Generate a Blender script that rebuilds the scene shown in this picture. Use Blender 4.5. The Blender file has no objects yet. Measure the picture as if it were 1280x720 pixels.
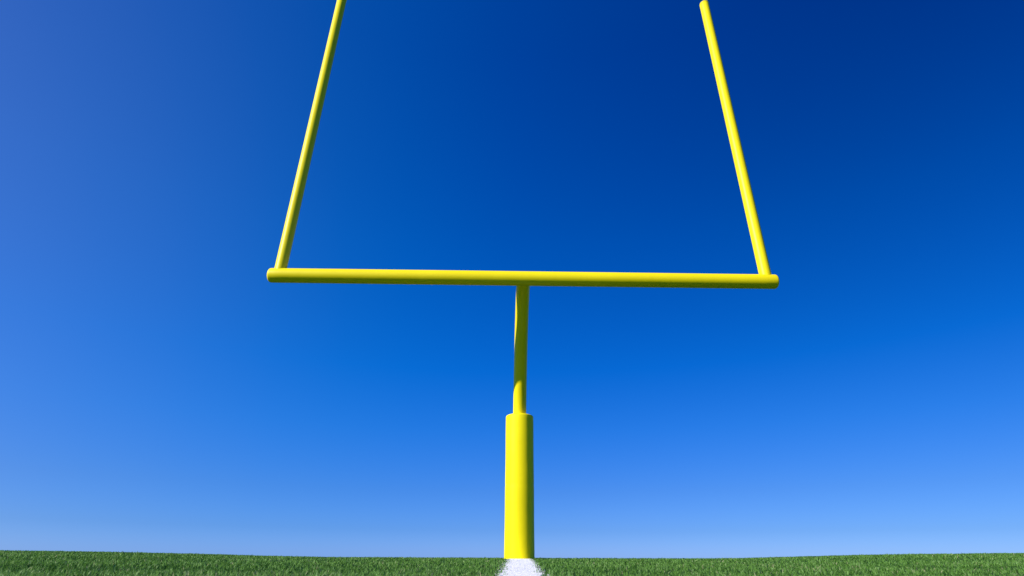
import bpy, bmesh, math
import numpy as np
from mathutils import Vector, Matrix

R = math.radians
scene = bpy.context.scene
COL = scene.collection
CAM_Z = 0.135                       # camera height above the near turf
SUN_AZ, SUN_EL = 56.0, 28.9         # degrees left of the viewer's back, elevation
sun_dir = Vector((-math.sin(R(SUN_AZ))*math.cos(R(SUN_EL)),
                  -math.cos(R(SUN_AZ))*math.cos(R(SUN_EL)), math.sin(R(SUN_EL))))

# ------------------------------------------------------------------ helpers
def tag(o, label=None, cat=None, kind=None, group=None):
    if label: o['label'] = label
    if cat: o['category'] = cat
    if kind: o['kind'] = kind
    if group: o['group'] = group
    return o

def link_bm(name, bm, mat, parent=None, smooth=True, sharp=40):
    me = bpy.data.meshes.new(name)
    bmesh.ops.recalc_face_normals(bm, faces=bm.faces)
    for f in bm.faces: f.smooth = smooth
    for e in bm.edges:
        if len(e.link_faces) == 2 and e.calc_face_angle(0) > R(sharp): e.smooth = False
    bm.to_mesh(me); bm.free()
    me.materials.append(mat)
    o = bpy.data.objects.new(name, me); COL.objects.link(o)
    if parent is not None: o.parent = parent
    return o

def sweep(bm, pts, rads, n=48, cap=True, ref=Vector((1, 0, 0))):
    """Tube through pts; a list of (radius) per point. Returns nothing."""
    pts = [Vector(p) for p in pts]
    rings = []
    u = None
    for i, p in enumerate(pts):
        a = pts[max(i-1, 0)]; b = pts[min(i+1, len(pts)-1)]
        t = (b-a).normalized()
        if u is None:
            u = ref - t*ref.dot(t)
            if u.length < 1e-3: u = Vector((0, 1, 0)) - t*t.y
        u = (u - t*u.dot(t)).normalized()
        v = t.cross(u)
        rings.append([bm.verts.new(p + (u*math.cos(2*math.pi*k/n) + v*math.sin(2*math.pi*k/n))*rads[i]) for k in range(n)])
    for a, b in zip(rings, rings[1:]):
        for k in range(n):
            bm.faces.new((a[k], a[(k+1) % n], b[(k+1) % n], b[k]))
    if cap:
        bm.faces.new(rings[0][::-1]); bm.faces.new(rings[-1])
    return rings

def rounded_pipe(bm, a, b, r, bev=0.01, n=48, seg=5, mid=40):
    """Straight pipe with rounded end edges."""
    a = Vector(a); b = Vector(b); d = (b-a).normalized(); L = (b-a).length
    pts, rads = [], []
    for i in range(seg+1):
        q = math.pi/2*i/seg
        pts.append(a + d*bev*(1-math.sin(q))*1.0 if False else a + d*(bev*(1-math.cos(q)))); rads.append(r-bev+bev*math.sin(q))
    for i in range(1, mid):
        pts.append(a + d*(bev+(L-2*bev)*i/mid)); rads.append(r)
    for i in range(seg, -1, -1):
        q = math.pi/2*i/seg
        pts.append(b - d*(bev*(1-math.cos(q)))); rads.append(r-bev+bev*math.sin(q))
    # exact tangent so that end rings stay flat
    n_ = n
    ref = Vector((0, 0, 1)) if abs(d.z) < .9 else Vector((1, 0, 0))
    u = (ref - d*ref.dot(d)).normalized(); v = d.cross(u)
    rings = [[bm.verts.new(p + (u*math.cos(2*math.pi*k/n_)+v*math.sin(2*math.pi*k/n_))*rr) for k in range(n_)] for p, rr in zip(pts, rads)]
    for s, t in zip(rings, rings[1:]):
        for k in range(n_): bm.faces.new((s[k], s[(k+1) % n_], t[(k+1) % n_], t[k]))
    bm.faces.new(rings[0][::-1]); bm.faces.new(rings[-1])

class NT:
    def __init__(s, tree): s.t = tree
    def n(s, typ, **kw):
        nd = s.t.nodes.new(typ)
        for k, v in kw.items():
            if k.startswith('i_'):
                nd.inputs[k[2:].replace('_', ' ')].default_value = v
            else: setattr(nd, k, v)
        return nd
    def l(s, a, b): s.t.links.new(a, b)

def material(name):
    m = bpy.data.materials.new(name); m.use_nodes = True
    t = NT(m.node_tree)
    b = [x for x in m.node_tree.nodes if x.type == 'BSDF_PRINCIPLED'][0]
    return m, t, b

def ramp(t, stops, interp='LINEAR'):
    r = t.n('ShaderNodeValToRGB'); cr = r.color_ramp; cr.interpolation = interp
    while len(cr.elements) < len(stops): cr.elements.new(0.5)
    for e, (p, c) in zip(cr.elements, stops):
        e.position = p; e.color = (*c, 1)
    return r

# ------------------------------------------------------------------ materials
YEL = (0.88, 0.73, 0.003)
def paint_material(name, base, rough, bump, vinyl=False):
    m, t, b = material(name)
    tc = t.n('ShaderNodeTexCoord')
    mp = t.n('ShaderNodeMapping'); t.l(tc.outputs['Object'], mp.inputs['Vector'])
    n1 = t.n('ShaderNodeTexNoise', i_Scale=2.3, i_Detail=6.0, i_Roughness=.6); t.l(mp.outputs[0], n1.inputs['Vector'])
    r1 = ramp(t, [(.3, tuple(c*.93 for c in base)), (.7, base)]); t.l(n1.outputs['Fac'], r1.inputs[0])
    # sun-faded and dusty specks with a shape of their own
    n2 = t.n('ShaderNodeTexNoise', i_Scale=38.0, i_Detail=4.0, i_Roughness=.7); t.l(mp.outputs[0], n2.inputs['Vector'])
    r2 = ramp(t, [(.70, (0, 0, 0)), (.82, (1, 1, 1))]); t.l(n2.outputs['Fac'], r2.inputs[0])
    mm = t.n('ShaderNodeMath', operation='MULTIPLY'); mm.inputs[1].default_value = .22; t.l(r2.outputs[0], mm.inputs[0])
    mx = t.n('ShaderNodeMixRGB'); mx.inputs['Color2'].default_value = (.42, .34, .03, 1)
    t.l(mm.outputs[0], mx.inputs['Fac']); t.l(r1.outputs[0], mx.inputs['Color1'])
    t.l(mx.outputs[0], b.inputs['Base Color'])
    rr = t.n('ShaderNodeMapRange'); rr.inputs['To Min'].default_value = rough-.07; rr.inputs['To Max'].default_value = rough+.1
    t.l(n1.outputs['Fac'], rr.inputs['Value']); t.l(rr.outputs[0], b.inputs['Roughness'])
    b.inputs['Specular IOR Level'].default_value = .12 if vinyl else .25
    n3 = t.n('ShaderNodeTexNoise', i_Scale=(3.0 if vinyl else 9.0), i_Detail=3.0); t.l(mp.outputs[0], n3.inputs['Vector'])
    n4 = t.n('ShaderNodeTexNoise', i_Scale=220.0, i_Detail=2.0); t.l(mp.outputs[0], n4.inputs['Vector'])
    b1 = t.n('ShaderNodeBump', i_Strength=bump, i_Distance=(.012 if vinyl else .004)); t.l(n3.outputs['Fac'], b1.inputs['Height'])
    b2 = t.n('ShaderNodeBump', i_Strength=.15, i_Distance=.0006); t.l(n4.outputs['Fac'], b2.inputs['Height'])
    t.l(b1.outputs[0], b2.inputs['Normal']); t.l(b2.outputs[0], b.inputs['Normal'])
    return m

M_PAINT = paint_material('yellow_paint', YEL, .42, .25)
M_VINYL = paint_material('yellow_vinyl', (0.91, 0.77, 0.005), .5, .35, True)
M_SEAM = paint_material('seam_vinyl', (0.80, 0.68, 0.006), .6, .3, True)

def blade_material(name, stops, white=False):
    m, t, b = material(name)
    at = t.n('ShaderNodeAttribute', attribute_name='tone')
    geo = t.n('ShaderNodeNewGeometry')
    nz = t.n('ShaderNodeTexNoise', i_Scale=1.1, i_Detail=3.0); t.l(geo.outputs['Position'], nz.inputs['Vector'])
    ad = t.n('ShaderNodeMath', operation='MULTIPLY_ADD'); ad.inputs[1].default_value = .5; ad.inputs[2].default_value = -.25
    t.l(nz.outputs['Fac'], ad.inputs[0])
    sm = t.n('ShaderNodeMath', operation='ADD'); t.l(at.outputs['Fac'], sm.inputs[0]); t.l(ad.outputs[0], sm.inputs[1])
    r = ramp(t, stops); t.l(sm.outputs[0], r.inputs[0])
    t.l(r.outputs[0], b.inputs['Base Color'])
    b.inputs['Roughness'].default_value = .55
    b.inputs['Specular IOR Level'].default_value = .25
    tr = t.n('ShaderNodeBsdfTranslucent'); t.l(r.outputs[0], tr.inputs['Color'])
    mx = t.n('ShaderNodeMixShader'); mx.inputs[0].default_value = .35 if white else .35
    out = [x for x in m.node_tree.nodes if x.type == 'OUTPUT_MATERIAL'][0]
    t.l(b.outputs[0], mx.inputs[1]); t.l(tr.outputs[0], mx.inputs[2]); t.l(mx.outputs[0], out.inputs['Surface'])
    return m

M_GRASS = blade_material('grass_blades', [(0, (.045, .12, .016)), (.35, (.10, .24, .032)), (.75, (.15, .31, .055)), (.93, (.24, .42, .13)), (1, (.38, .38, .2))])
M_WHITEB = blade_material('painted_blades', [(0, (.74, .75, .73)), (.3, (.85, .85, .84)), (1, (.90, .90, .89))], True)

m, t, b = material('turf_soil')
geo = t.n('ShaderNodeNewGeometry')
n1 = t.n('ShaderNodeTexNoise', i_Scale=60.0, i_Detail=8.0, i_Roughness=.75); t.l(geo.outputs['Position'], n1.inputs['Vector'])
n2 = t.n('ShaderNodeTexNoise', i_Scale=.8, i_Detail=4.0); t.l(geo.outputs['Position'], n2.inputs['Vector'])
r1 = ramp(t, [(.3, (.02, .055, .010)), (.6, (.045, .13, .02)), (.8, (.07, .18, .03))]); t.l(n1.outputs['Fac'], r1.inputs[0])
mx = t.n('ShaderNodeMixRGB', blend_type='MULTIPLY'); mx.inputs['Fac'].default_value = .5
r2 = ramp(t, [(.3, (.7, .7, .6)), (.7, (1.1, 1.1, 1.0))]); t.l(n2.outputs['Fac'], r2.inputs[0])
t.l(r1.outputs[0], mx.inputs['Color1']); t.l(r2.outputs[0], mx.inputs['Color2'])
t.l(mx.outputs[0], b.inputs['Base Color']); b.inputs['Roughness'].default_value = .9
b.inputs['Specular IOR Level'].default_value = .1
bp = t.n('ShaderNodeBump', i_Strength=.8, i_Distance=.01); t.l(n1.outputs['Fac'], bp.inputs['Height']); t.l(bp.outputs[0], b.inputs['Normal'])
M_SOIL = m

m, t, b = material('field_line_paint')
geo = t.n('ShaderNodeNewGeometry')
n1 = t.n('ShaderNodeTexNoise', i_Scale=70.0, i_Detail=6.0); t.l(geo.outputs['Position'], n1.inputs['Vector'])
r1 = ramp(t, [(.22, (.66, .68, .60)), (.36, (.86, .86, .85))]); t.l(n1.outputs['Fac'], r1.inputs[0])
t.l(r1.outputs[0], b.inputs['Base Color']); b.inputs['Roughness'].default_value = .85
M_LINE = m

# ------------------------------------------------------------------ terrain
GT = 0.022        # turf height: tops sit this much over the soil
cx = np.array([-60, -25, -12, -6.4, -5.5, -4.6, -3.9, -3.2, -2.4, -1.2, 0.05, 1.5, 2.5, 3.08, 3.77, 4.45, 5.33, 6.2, 12, 25, 60.])
cz = np.array([.25, .12, .06, .034, .031, .026, .015, .003, -.003, .001, .008, .016, .024, .038, .061, .085, .103, .118, .16, .2, .25])
sy = np.array([-50, 0, 2.2, 3.2, 4.0, 5.0, 6.0, 6.9, 7.5, 8.5, 10, 14, 30, 100, 3000.])
def height(x, y):
    """height of the soil under the point; a gently crowned field"""
    c = np.interp(x, cx, cz)
    near = -.113
    s = np.interp(y, sy[:10], [0, 0, .02, .22, .44, .66, .85, .97, 1, .98])
    z = near + (c-near)*s
    yy = np.maximum(y-8.0, 0)
    z = z - np.minimum(yy*yy*.006, .03*yy)*1.0
    und = .008*np.sin(1.7*y+.25*x+.6)*np.clip(np.abs(x)/3.0, .1, 1) + .004*np.sin(3.1*y-.5*x+1.0)*np.clip(np.abs(x)/3, 0, 1)
    und *= np.clip((7.3-y)/1.5, 0, 1)
    return CAM_Z + z + und - GT

xs = np.concatenate([-np.geomspace(2500, 9, 28), np.linspace(-8.5, 8.5, 171), np.geomspace(9, 2500, 28)])
ys = np.concatenate([-np.geomspace(2000, 2, 22), np.linspace(-1.5, 14, 156), np.geomspace(14.5, 3000, 34)])
X, Y = np.meshgrid(xs, ys); Z = height(X, Y)
nx, ny = len(xs), len(ys)
idx = np.arange(nx*ny).reshape(ny, nx)
faces = np.stack([idx[:-1, :-1], idx[:-1, 1:], idx[1:, 1:], idx[1:, :-1]], -1).reshape(-1, 4)
me = bpy.data.meshes.new('ground')
me.from_pydata(np.stack([X, Y, Z], -1).reshape(-1, 3).tolist(), [], faces.tolist())
me.polygons.foreach_set('use_smooth', [True]*len(me.polygons)); me.materials.append(M_SOIL)
ground = bpy.data.objects.new('ground', me); COL.objects.link(ground)
tag(ground, 'gently crowned green football turf reaching to the skyline', 'ground', 'structure')

# ------------------------------------------------------------------ grass blades
rng = np.random.default_rng(11)
LW = 0.118            # half width of the painted line
LX0, LXS = 0.012, 0.0045  # centre of the line: x = LX0 + LXS*y
def line_x(y): return LX0 + LXS*y

def scatter(n_try, y0, y1, xk, dens):
    """random points over the trapezoid |x| < xk*y+1.6, kept with probability dens(y)"""
    y = rng.uniform(y0, y1, n_try); x = rng.uniform(-1, 1, n_try)*(xk*y1+1.6)
    k = (np.abs(x) < xk*y+1.6) & (rng.random(n_try) < dens(y))
    return x[k], y[k]

def blades_mesh(name, x, y, h, w, lean, mat, tone):
    n = len(x)
    z = height(x, y)
    a = rng.uniform(0, 2*math.pi, n)           # facing of the blade
    la = rng.uniform(0, 2*math.pi, n)          # which way it leans
    ux, uy = np.cos(a)*w/2, np.sin(a)*w/2
    lx, ly = np.cos(la)*lean*h, np.sin(la)*lean*h
    V = np.zeros((n, 5, 3), np.float32)
    V[:, 0] = np.stack([x-ux, y-uy, z-.002], -1); V[:, 1] = np.stack([x+ux, y+uy, z-.002], -1)
    mx_, my_ = x+lx*.35, y+ly*.35
    V[:, 2] = np.stack([mx_-ux*.85, my_-uy*.85, z+h*.55], -1); V[:, 3] = np.stack([mx_+ux*.85, my_+uy*.85, z+h*.55], -1)
    V[:, 4] = np.stack([x+lx, y+ly, z+h*(1-.25*lean)], -1)
    base = (np.arange(n)*5)[:, None]
    loops = np.concatenate([base+[0, 1, 3, 2], base+[2, 3, 4]], 1).reshape(-1).astype(np.int32)
    starts = (np.arange(n)[:, None]*7+[0, 4]).reshape(-1).astype(np.int32)
    me = bpy.data.meshes.new(name)
    me.vertices.add(n*5); me.vertices.foreach_set('co', V.reshape(-1))
    me.loops.add(n*7); me.loops.foreach_set('vertex_index', loops)
    me.polygons.add(n*2); me.polygons.foreach_set('loop_start', starts)
    me.update(calc_edges=True); me.validate()
    at = me.attributes.new('tone', 'FLOAT', 'POINT')
    at.data.foreach_set('value', np.repeat(tone.astype(np.float32), 5))
    me.materials.append(mat)
    return me

N = 760000
x, y = scatter(N, 1.6, 9.6, 1.08, lambda q: np.clip(2.6/q, .28, 1.0)*np.where(q > 8.2, .6, 1))
edge = LW*(1+.10*np.sin(y*23)+.07*np.sin(y*61+1))+rng.normal(0, .016, len(x))
keep = np.abs(x-line_x(y)) > edge
pad_r2 = (x-.033)**2+(y-6.915)**2
keep &= pad_r2 > .18**2
x, y = x[keep], y[keep]
# tussocks: height varies in clumps
cl = .5+.5*np.sin(x*31+np.sin(y*17)*2)*np.sin(y*27+np.sin(x*13)*2)
h = (0.010+0.013*cl+rng.random(len(x))*.009)*np.clip(1.25-.09*(y-2), .6, 1.2)
long = rng.random(len(x)) < .03; h[long] *= 1.35
w = rng.uniform(.003, .0075, len(x))*np.clip(y/4, 1, 1.5)
big = np.sin(x*4.1+1.3*np.sin(y*5.3+x))*np.sin(y*6.7+1.7*np.sin(x*2.9))       # hand-sized lush and thin patches
h *= 1+.22*big
far = np.clip((y-4.5)/3, 0, 1)
sl_ = np.exp(-((y-3.80)/.24)**2)*np.clip((-x-1.3)/.7, 0, 1)      # darker strips of shorter blades, one each side
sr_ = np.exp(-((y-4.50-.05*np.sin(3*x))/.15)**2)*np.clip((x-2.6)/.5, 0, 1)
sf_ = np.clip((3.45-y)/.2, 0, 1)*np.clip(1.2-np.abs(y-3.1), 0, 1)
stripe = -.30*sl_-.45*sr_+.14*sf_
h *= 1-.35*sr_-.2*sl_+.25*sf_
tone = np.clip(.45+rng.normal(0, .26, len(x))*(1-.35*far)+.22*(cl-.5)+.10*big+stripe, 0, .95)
dead = rng.random(len(x)) < .010; tone[dead] = 1.2
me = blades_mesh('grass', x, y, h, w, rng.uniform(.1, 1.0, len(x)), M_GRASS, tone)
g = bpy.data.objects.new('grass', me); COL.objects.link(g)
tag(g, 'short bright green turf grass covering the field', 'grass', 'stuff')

# painted line: white sheet over the soil plus the painted blades that stand in it
ly = np.linspace(.2, 7.6, 500)
wl = LW*(1+.10*np.sin(ly*23)+.07*np.sin(ly*61+1))
verts, tris = [], []
K = 9
for yy, ww in zip(ly, wl):
    for k in range(K):
        xx = line_x(yy)+ww*(-1+2*k/(K-1))+(rng.normal(0, .003) if k in (0, K-1) else 0)
        verts.append((xx, yy, float(height(np.array(xx), np.array(yy)))+.010))
for i in range(len(ly)-1):
    for k in range(K-1):
        tris.append((i*K+k, i*K+k+1, (i+1)*K+k+1, (i+1)*K+k))
n = 52000
y = rng.uniform(1.4, 8.2, n); x = line_x(y)+rng.normal(0, 1, n)*.013+rng.uniform(-1, 1, n)*LW*(1.04+.10*np.sin(y*23)+.07*np.sin(y*61+1))
ok = (x-.033)**2+(y-6.915)**2 > .178**2
x, y = x[ok], y[ok]
me = blades_mesh('field_line', x, y, rng.uniform(.008, .017, len(x)), rng.uniform(.005, .009, len(x)), rng.uniform(.5, 1.3, len(x)), M_WHITEB, np.clip(rng.normal(.5, .3, len(x)), 0, 1))
bm = bmesh.new(); bm.from_mesh(me)
vs = [bm.verts.new(v) for v in verts]
me.materials.append(M_LINE)
for f in tris:
    ff = bm.faces.new([vs[i] for i in f]); ff.material_index = 1
bm.to_mesh(me); bm.free()
fl = bpy.data.objects.new('field_line', me); COL.objects.link(fl)
tag(fl, 'white painted line on the turf running up to the yellow post pad', 'field line', 'structure')

# ------------------------------------------------------------------ goal post
PX, PY = 0.033, 6.915
GX, GY, GH = 0.070, 5.821, CAM_Z+2.985
PSI = 0.0175
base_z = float(height(np.array(PX), np.array(PY)))
post = bpy.data.objects.new('goal_post', None); COL.objects.link(post)
post.empty_display_size = .5
post.location = (PX, PY, base_z)
tag(post, 'tall yellow football goal post with padded base standing on the turf', 'goal post')
bpy.context.view_layer.update()
off = Vector((PX, PY, base_z))
def L(x, y, z): return Vector((x, y, z))-off
d = Vector((math.cos(PSI), math.sin(PSI), 0)); nrm = Vector((-math.sin(PSI), math.cos(PSI), 0))
Rb = .088

# crossbar
bm = bmesh.new()
c = Vector((GX, GY, GH))
rounded_pipe(bm, c-d*2.99-off, c+d*2.99-off, Rb, .0015, 56)
crossbar = link_bm('crossbar', bm, M_PAINT, post)
# welded end caps, a hair smaller than the pipe
for s in (-1, 1):
    bm = bmesh.new()
    rounded_pipe(bm, c+d*s*2.93-off, c+d*s*3.024-off, Rb-.0008, .030, 56, seg=8, mid=3)
    link_bm('end_cap', bm, M_PAINT, crossbar)

# uprights
Ru = .069
for s in (-1, 1):
    p = c+d*s*2.905; lean = -d*s*.030     # both uprights lean in by a few centimetres
    bm = bmesh.new()
    top = 4.93
    rounded_pipe(bm, p+Vector((0, 0, .03))-off, p+lean+Vector((0, 0, top))-off, Ru, .004, 48, mid=60)
    up = link_bm('upright', bm, M_PAINT, post)
    bm = bmesh.new()
    rounded_pipe(bm, p+lean+Vector((0, 0, top+.0005))-off, p+lean+Vector((0, 0, top+.022))-off, Ru+.002, .008, 48, mid=3)
    link_bm('top_cap', bm, M_PAINT, up)

# gooseneck support: straight out of the pad, then bending forward to the crossbar
pad_top = base_z+1.62
z_s = pad_top-.15
a_y, a_z = PY-(GY+.02), GH-z_s
pts = [Vector((PX, PY, base_z-.3)), Vector((PX, PY, base_z+.5)), Vector((PX, PY, z_s-.2))]
NS = 48
for i in range(NS+1):
    q = math.pi/2*i/NS
    X_ = math.cos(q)**(2/1.55); Z_ = math.sin(q)**(2/1.55)
    yy = PY-a_y*(1-X_); zz = z_s+a_z*Z_
    xx = PX+(GX-PX)*(1-X_)
    pts.append(Vector((xx, yy, zz)))
bm = bmesh.new()
sweep(bm, [p-off for p in pts], [.083]*len(pts), 56)
pole = link_bm('gooseneck_pole', bm, M_PAINT, post)

# round pad: foam wrapped in vinyl, rounded rim, slightly uneven
bm = bmesh.new()
RP = .172
prof = []
zb, zt = base_z-.03, pad_top
prof += [(RP-.03, zb), (RP-.005, zb+.005), (RP, zb+.03)]
for i in range(1, 60): prof.append((RP, zb+.03+(zt-.03-zb-.03)*i/60))
for i in range(7):
    q = math.pi/2*i/6
    prof.append((RP-.022+.022*math.cos(q), zt-.022+.022*math.sin(q)))
prof += [(RP-.06, zt+.002), (.088, zt+.001), (.086, zt-.03)]
n = 72
rings = []
for r_, z_ in prof:
    ring = []
    for k in range(n):
        a = 2*math.pi*k/n
        rr = r_
        if r_ > RP-.01:
            rr += .0010*math.sin(3*a+z_*2.1)+.0008*math.sin(z_*9+2*a)-.002*math.exp(-((z_-(base_z+.80))/.012)**2)
        ring.append(bm.verts.new(Vector((PX+rr*math.cos(a), PY+rr*math.sin(a), z_))-off))
    rings.append(ring)
for s_, t_ in zip(rings, rings[1:]):
    for k in range(n): bm.faces.new((s_[k], s_[(k+1) % n], t_[(k+1) % n], t_[k]))
bm.faces.new(rings[0][::-1])
pad = link_bm('post_pad', bm, M_VINYL, post, sharp=50)
# the closing flap down the back of the pad
bm = bmesh.new()
fr = []
for i in range(41):
    z_ = zb+.06+(zt-.05-zb-.06)*i/40
    row = []
    for k in range(9):
        a = R(62)+R(26)*k/8
        rr = RP+(.0045 if 0 < k < 8 else .0015)
        row.append(bm.verts.new(Vector((PX+rr*math.cos(a), PY+rr*math.sin(a), z_))-off))
    fr.append(row)
for s_, t_ in zip(fr, fr[1:]):
    for k in range(8): bm.faces.new((s_[k], s_[k+1], t_[k+1], t_[k]))
link_bm('closing_flap', bm, M_SEAM, pad)

# ------------------------------------------------------------------ light
w = bpy.data.worlds.new('World'); scene.world = w; w.use_nodes = True
t = NT(w.node_tree)
bg = [x for x in w.node_tree.nodes if x.type == 'BACKGROUND'][0]
sky = t.n('ShaderNodeTexSky', sky_type='NISHITA', sun_disc=False)
sky.sun_elevation = R(SUN_EL)
sky.sun_rotation = math.atan2(sun_dir.x, sun_dir.y)
sky.altitude = 600; sky.air_density = 1.0; sky.dust_density = .35; sky.ozone_density = 3.0
bg.inputs['Strength'].default_value = .094
SKY_OUT = sky.outputs[0]
# clear-sky tint: deeper blue overhead, paler haze low down and towards the sun
KE = [0.0, 0.04, 0.1, 0.2, 0.3, 0.5, 0.75, 0.95]
GE = [[0.31, 0.52, 1.24], [0.212, 0.398, 0.915], [0.166, 0.37, 0.833], [0.075, 0.376, 0.908], [0.012, 0.355, 0.94], [0.0, 0.278, 0.854], [0.0, 0.127, 0.678], [0.0, 0.10, 0.6]]
KU = [-0.8, -0.5, -0.25, 0.0, 0.1, 0.2, 0.3, 0.4, 0.5, 0.6, 0.7, 0.8]
AU = [[0.0, 0.0, 0.0], [0.0, 0.121, 0.542], [0.0, 0.211, 1.056], [0.0, 0.315, 1.506], [0.001, 0.38, 1.69], [0.005, 0.449, 1.859], [0.020, 0.518, 1.97], [0.055, 0.588, 2.073], [0.12, 0.658, 2.12], [0.215, 0.73, 2.10], [0.345, 0.80, 2.03], [0.48, 0.87, 1.97]]
tc = t.n('ShaderNodeTexCoord'); sp = t.n('ShaderNodeSeparateXYZ'); t.l(tc.outputs['Generated'], sp.inputs[0])
re = ramp(t, [(k, tuple(v/2 for v in c)) for k, c in zip(KE, GE)]); t.l(sp.outputs['Z'], re.inputs[0])
mu = t.n('ShaderNodeMath', operation='MULTIPLY_ADD'); mu.inputs[1].default_value = -.5; mu.inputs[2].default_value = .5; t.l(sp.outputs['X'], mu.inputs[0])
ru = ramp(t, [(k/2+.5, tuple(v/4 for v in c)) for k, c in zip(KU, AU)]); t.l(mu.outputs[0], ru.inputs[0])
v1 = t.n('ShaderNodeVectorMath', operation='MULTIPLY'); t.l(SKY_OUT, v1.inputs[0]); t.l(re.outputs[0], v1.inputs[1])
v2 = t.n('ShaderNodeVectorMath', operation='SCALE'); v2.inputs['Scale'].default_value = 2; t.l(v1.outputs[0], v2.inputs[0])
v3 = t.n('ShaderNodeVectorMath', operation='SCALE'); v3.inputs['Scale'].default_value = 4; t.l(ru.outputs[0], v3.inputs[0])
v4 = t.n('ShaderNodeVectorMath', operation='ADD'); t.l(v2.outputs[0], v4.inputs[0]); t.l(v3.outputs[0], v4.inputs[1])
SKY_OUT = v4.outputs[0]
t.l(SKY_OUT, bg.inputs['Color'])

sl = bpy.data.lights.new('sun', 'SUN'); sl.energy = 5.0; sl.angle = R(.53); sl.color = (1, .94, .84)
so = bpy.data.objects.new('sun', sl); COL.objects.link(so)
so.rotation_euler = (-sun_dir).to_track_quat('-Z', 'Y').to_euler()
so.location = (-6, -4, 8)

# ------------------------------------------------------------------ camera
th, roll, yaw = R(26.1577), 0.009972, -0.01147
F = Vector((math.sin(yaw)*math.cos(th), math.cos(yaw)*math.cos(th), math.sin(th)))
Rt = Vector((math.cos(yaw), -math.sin(yaw), 0)); U = Rt.cross(F)
R2 = Rt*math.cos(roll)+U*math.sin(roll); U2 = U*math.cos(roll)-Rt*math.sin(roll)
cam = bpy.data.cameras.new('camera'); cam.sensor_width = 36; cam.lens = 686.295/1280*36
cam.dof.use_dof = True; cam.dof.focus_distance = 6.8; cam.dof.aperture_fstop = 2.0
cam.clip_start = .02; cam.clip_end = 6000
co = bpy.data.objects.new('camera', cam); COL.objects.link(co)
mt = Matrix.Identity(4)
for i in range(3):
    mt[i][0] = R2[i]; mt[i][1] = U2[i]; mt[i][2] = -F[i]
mt[2][3] = CAM_Z
co.matrix_world = mt
scene.camera = co

scene.render.engine = 'CYCLES'
scene.view_settings.view_transform = 'Standard'; scene.view_settings.look = 'None'
scene.view_settings.exposure = .35; scene.view_settings.gamma = 1
scene.view_settings.use_curve_mapping = False
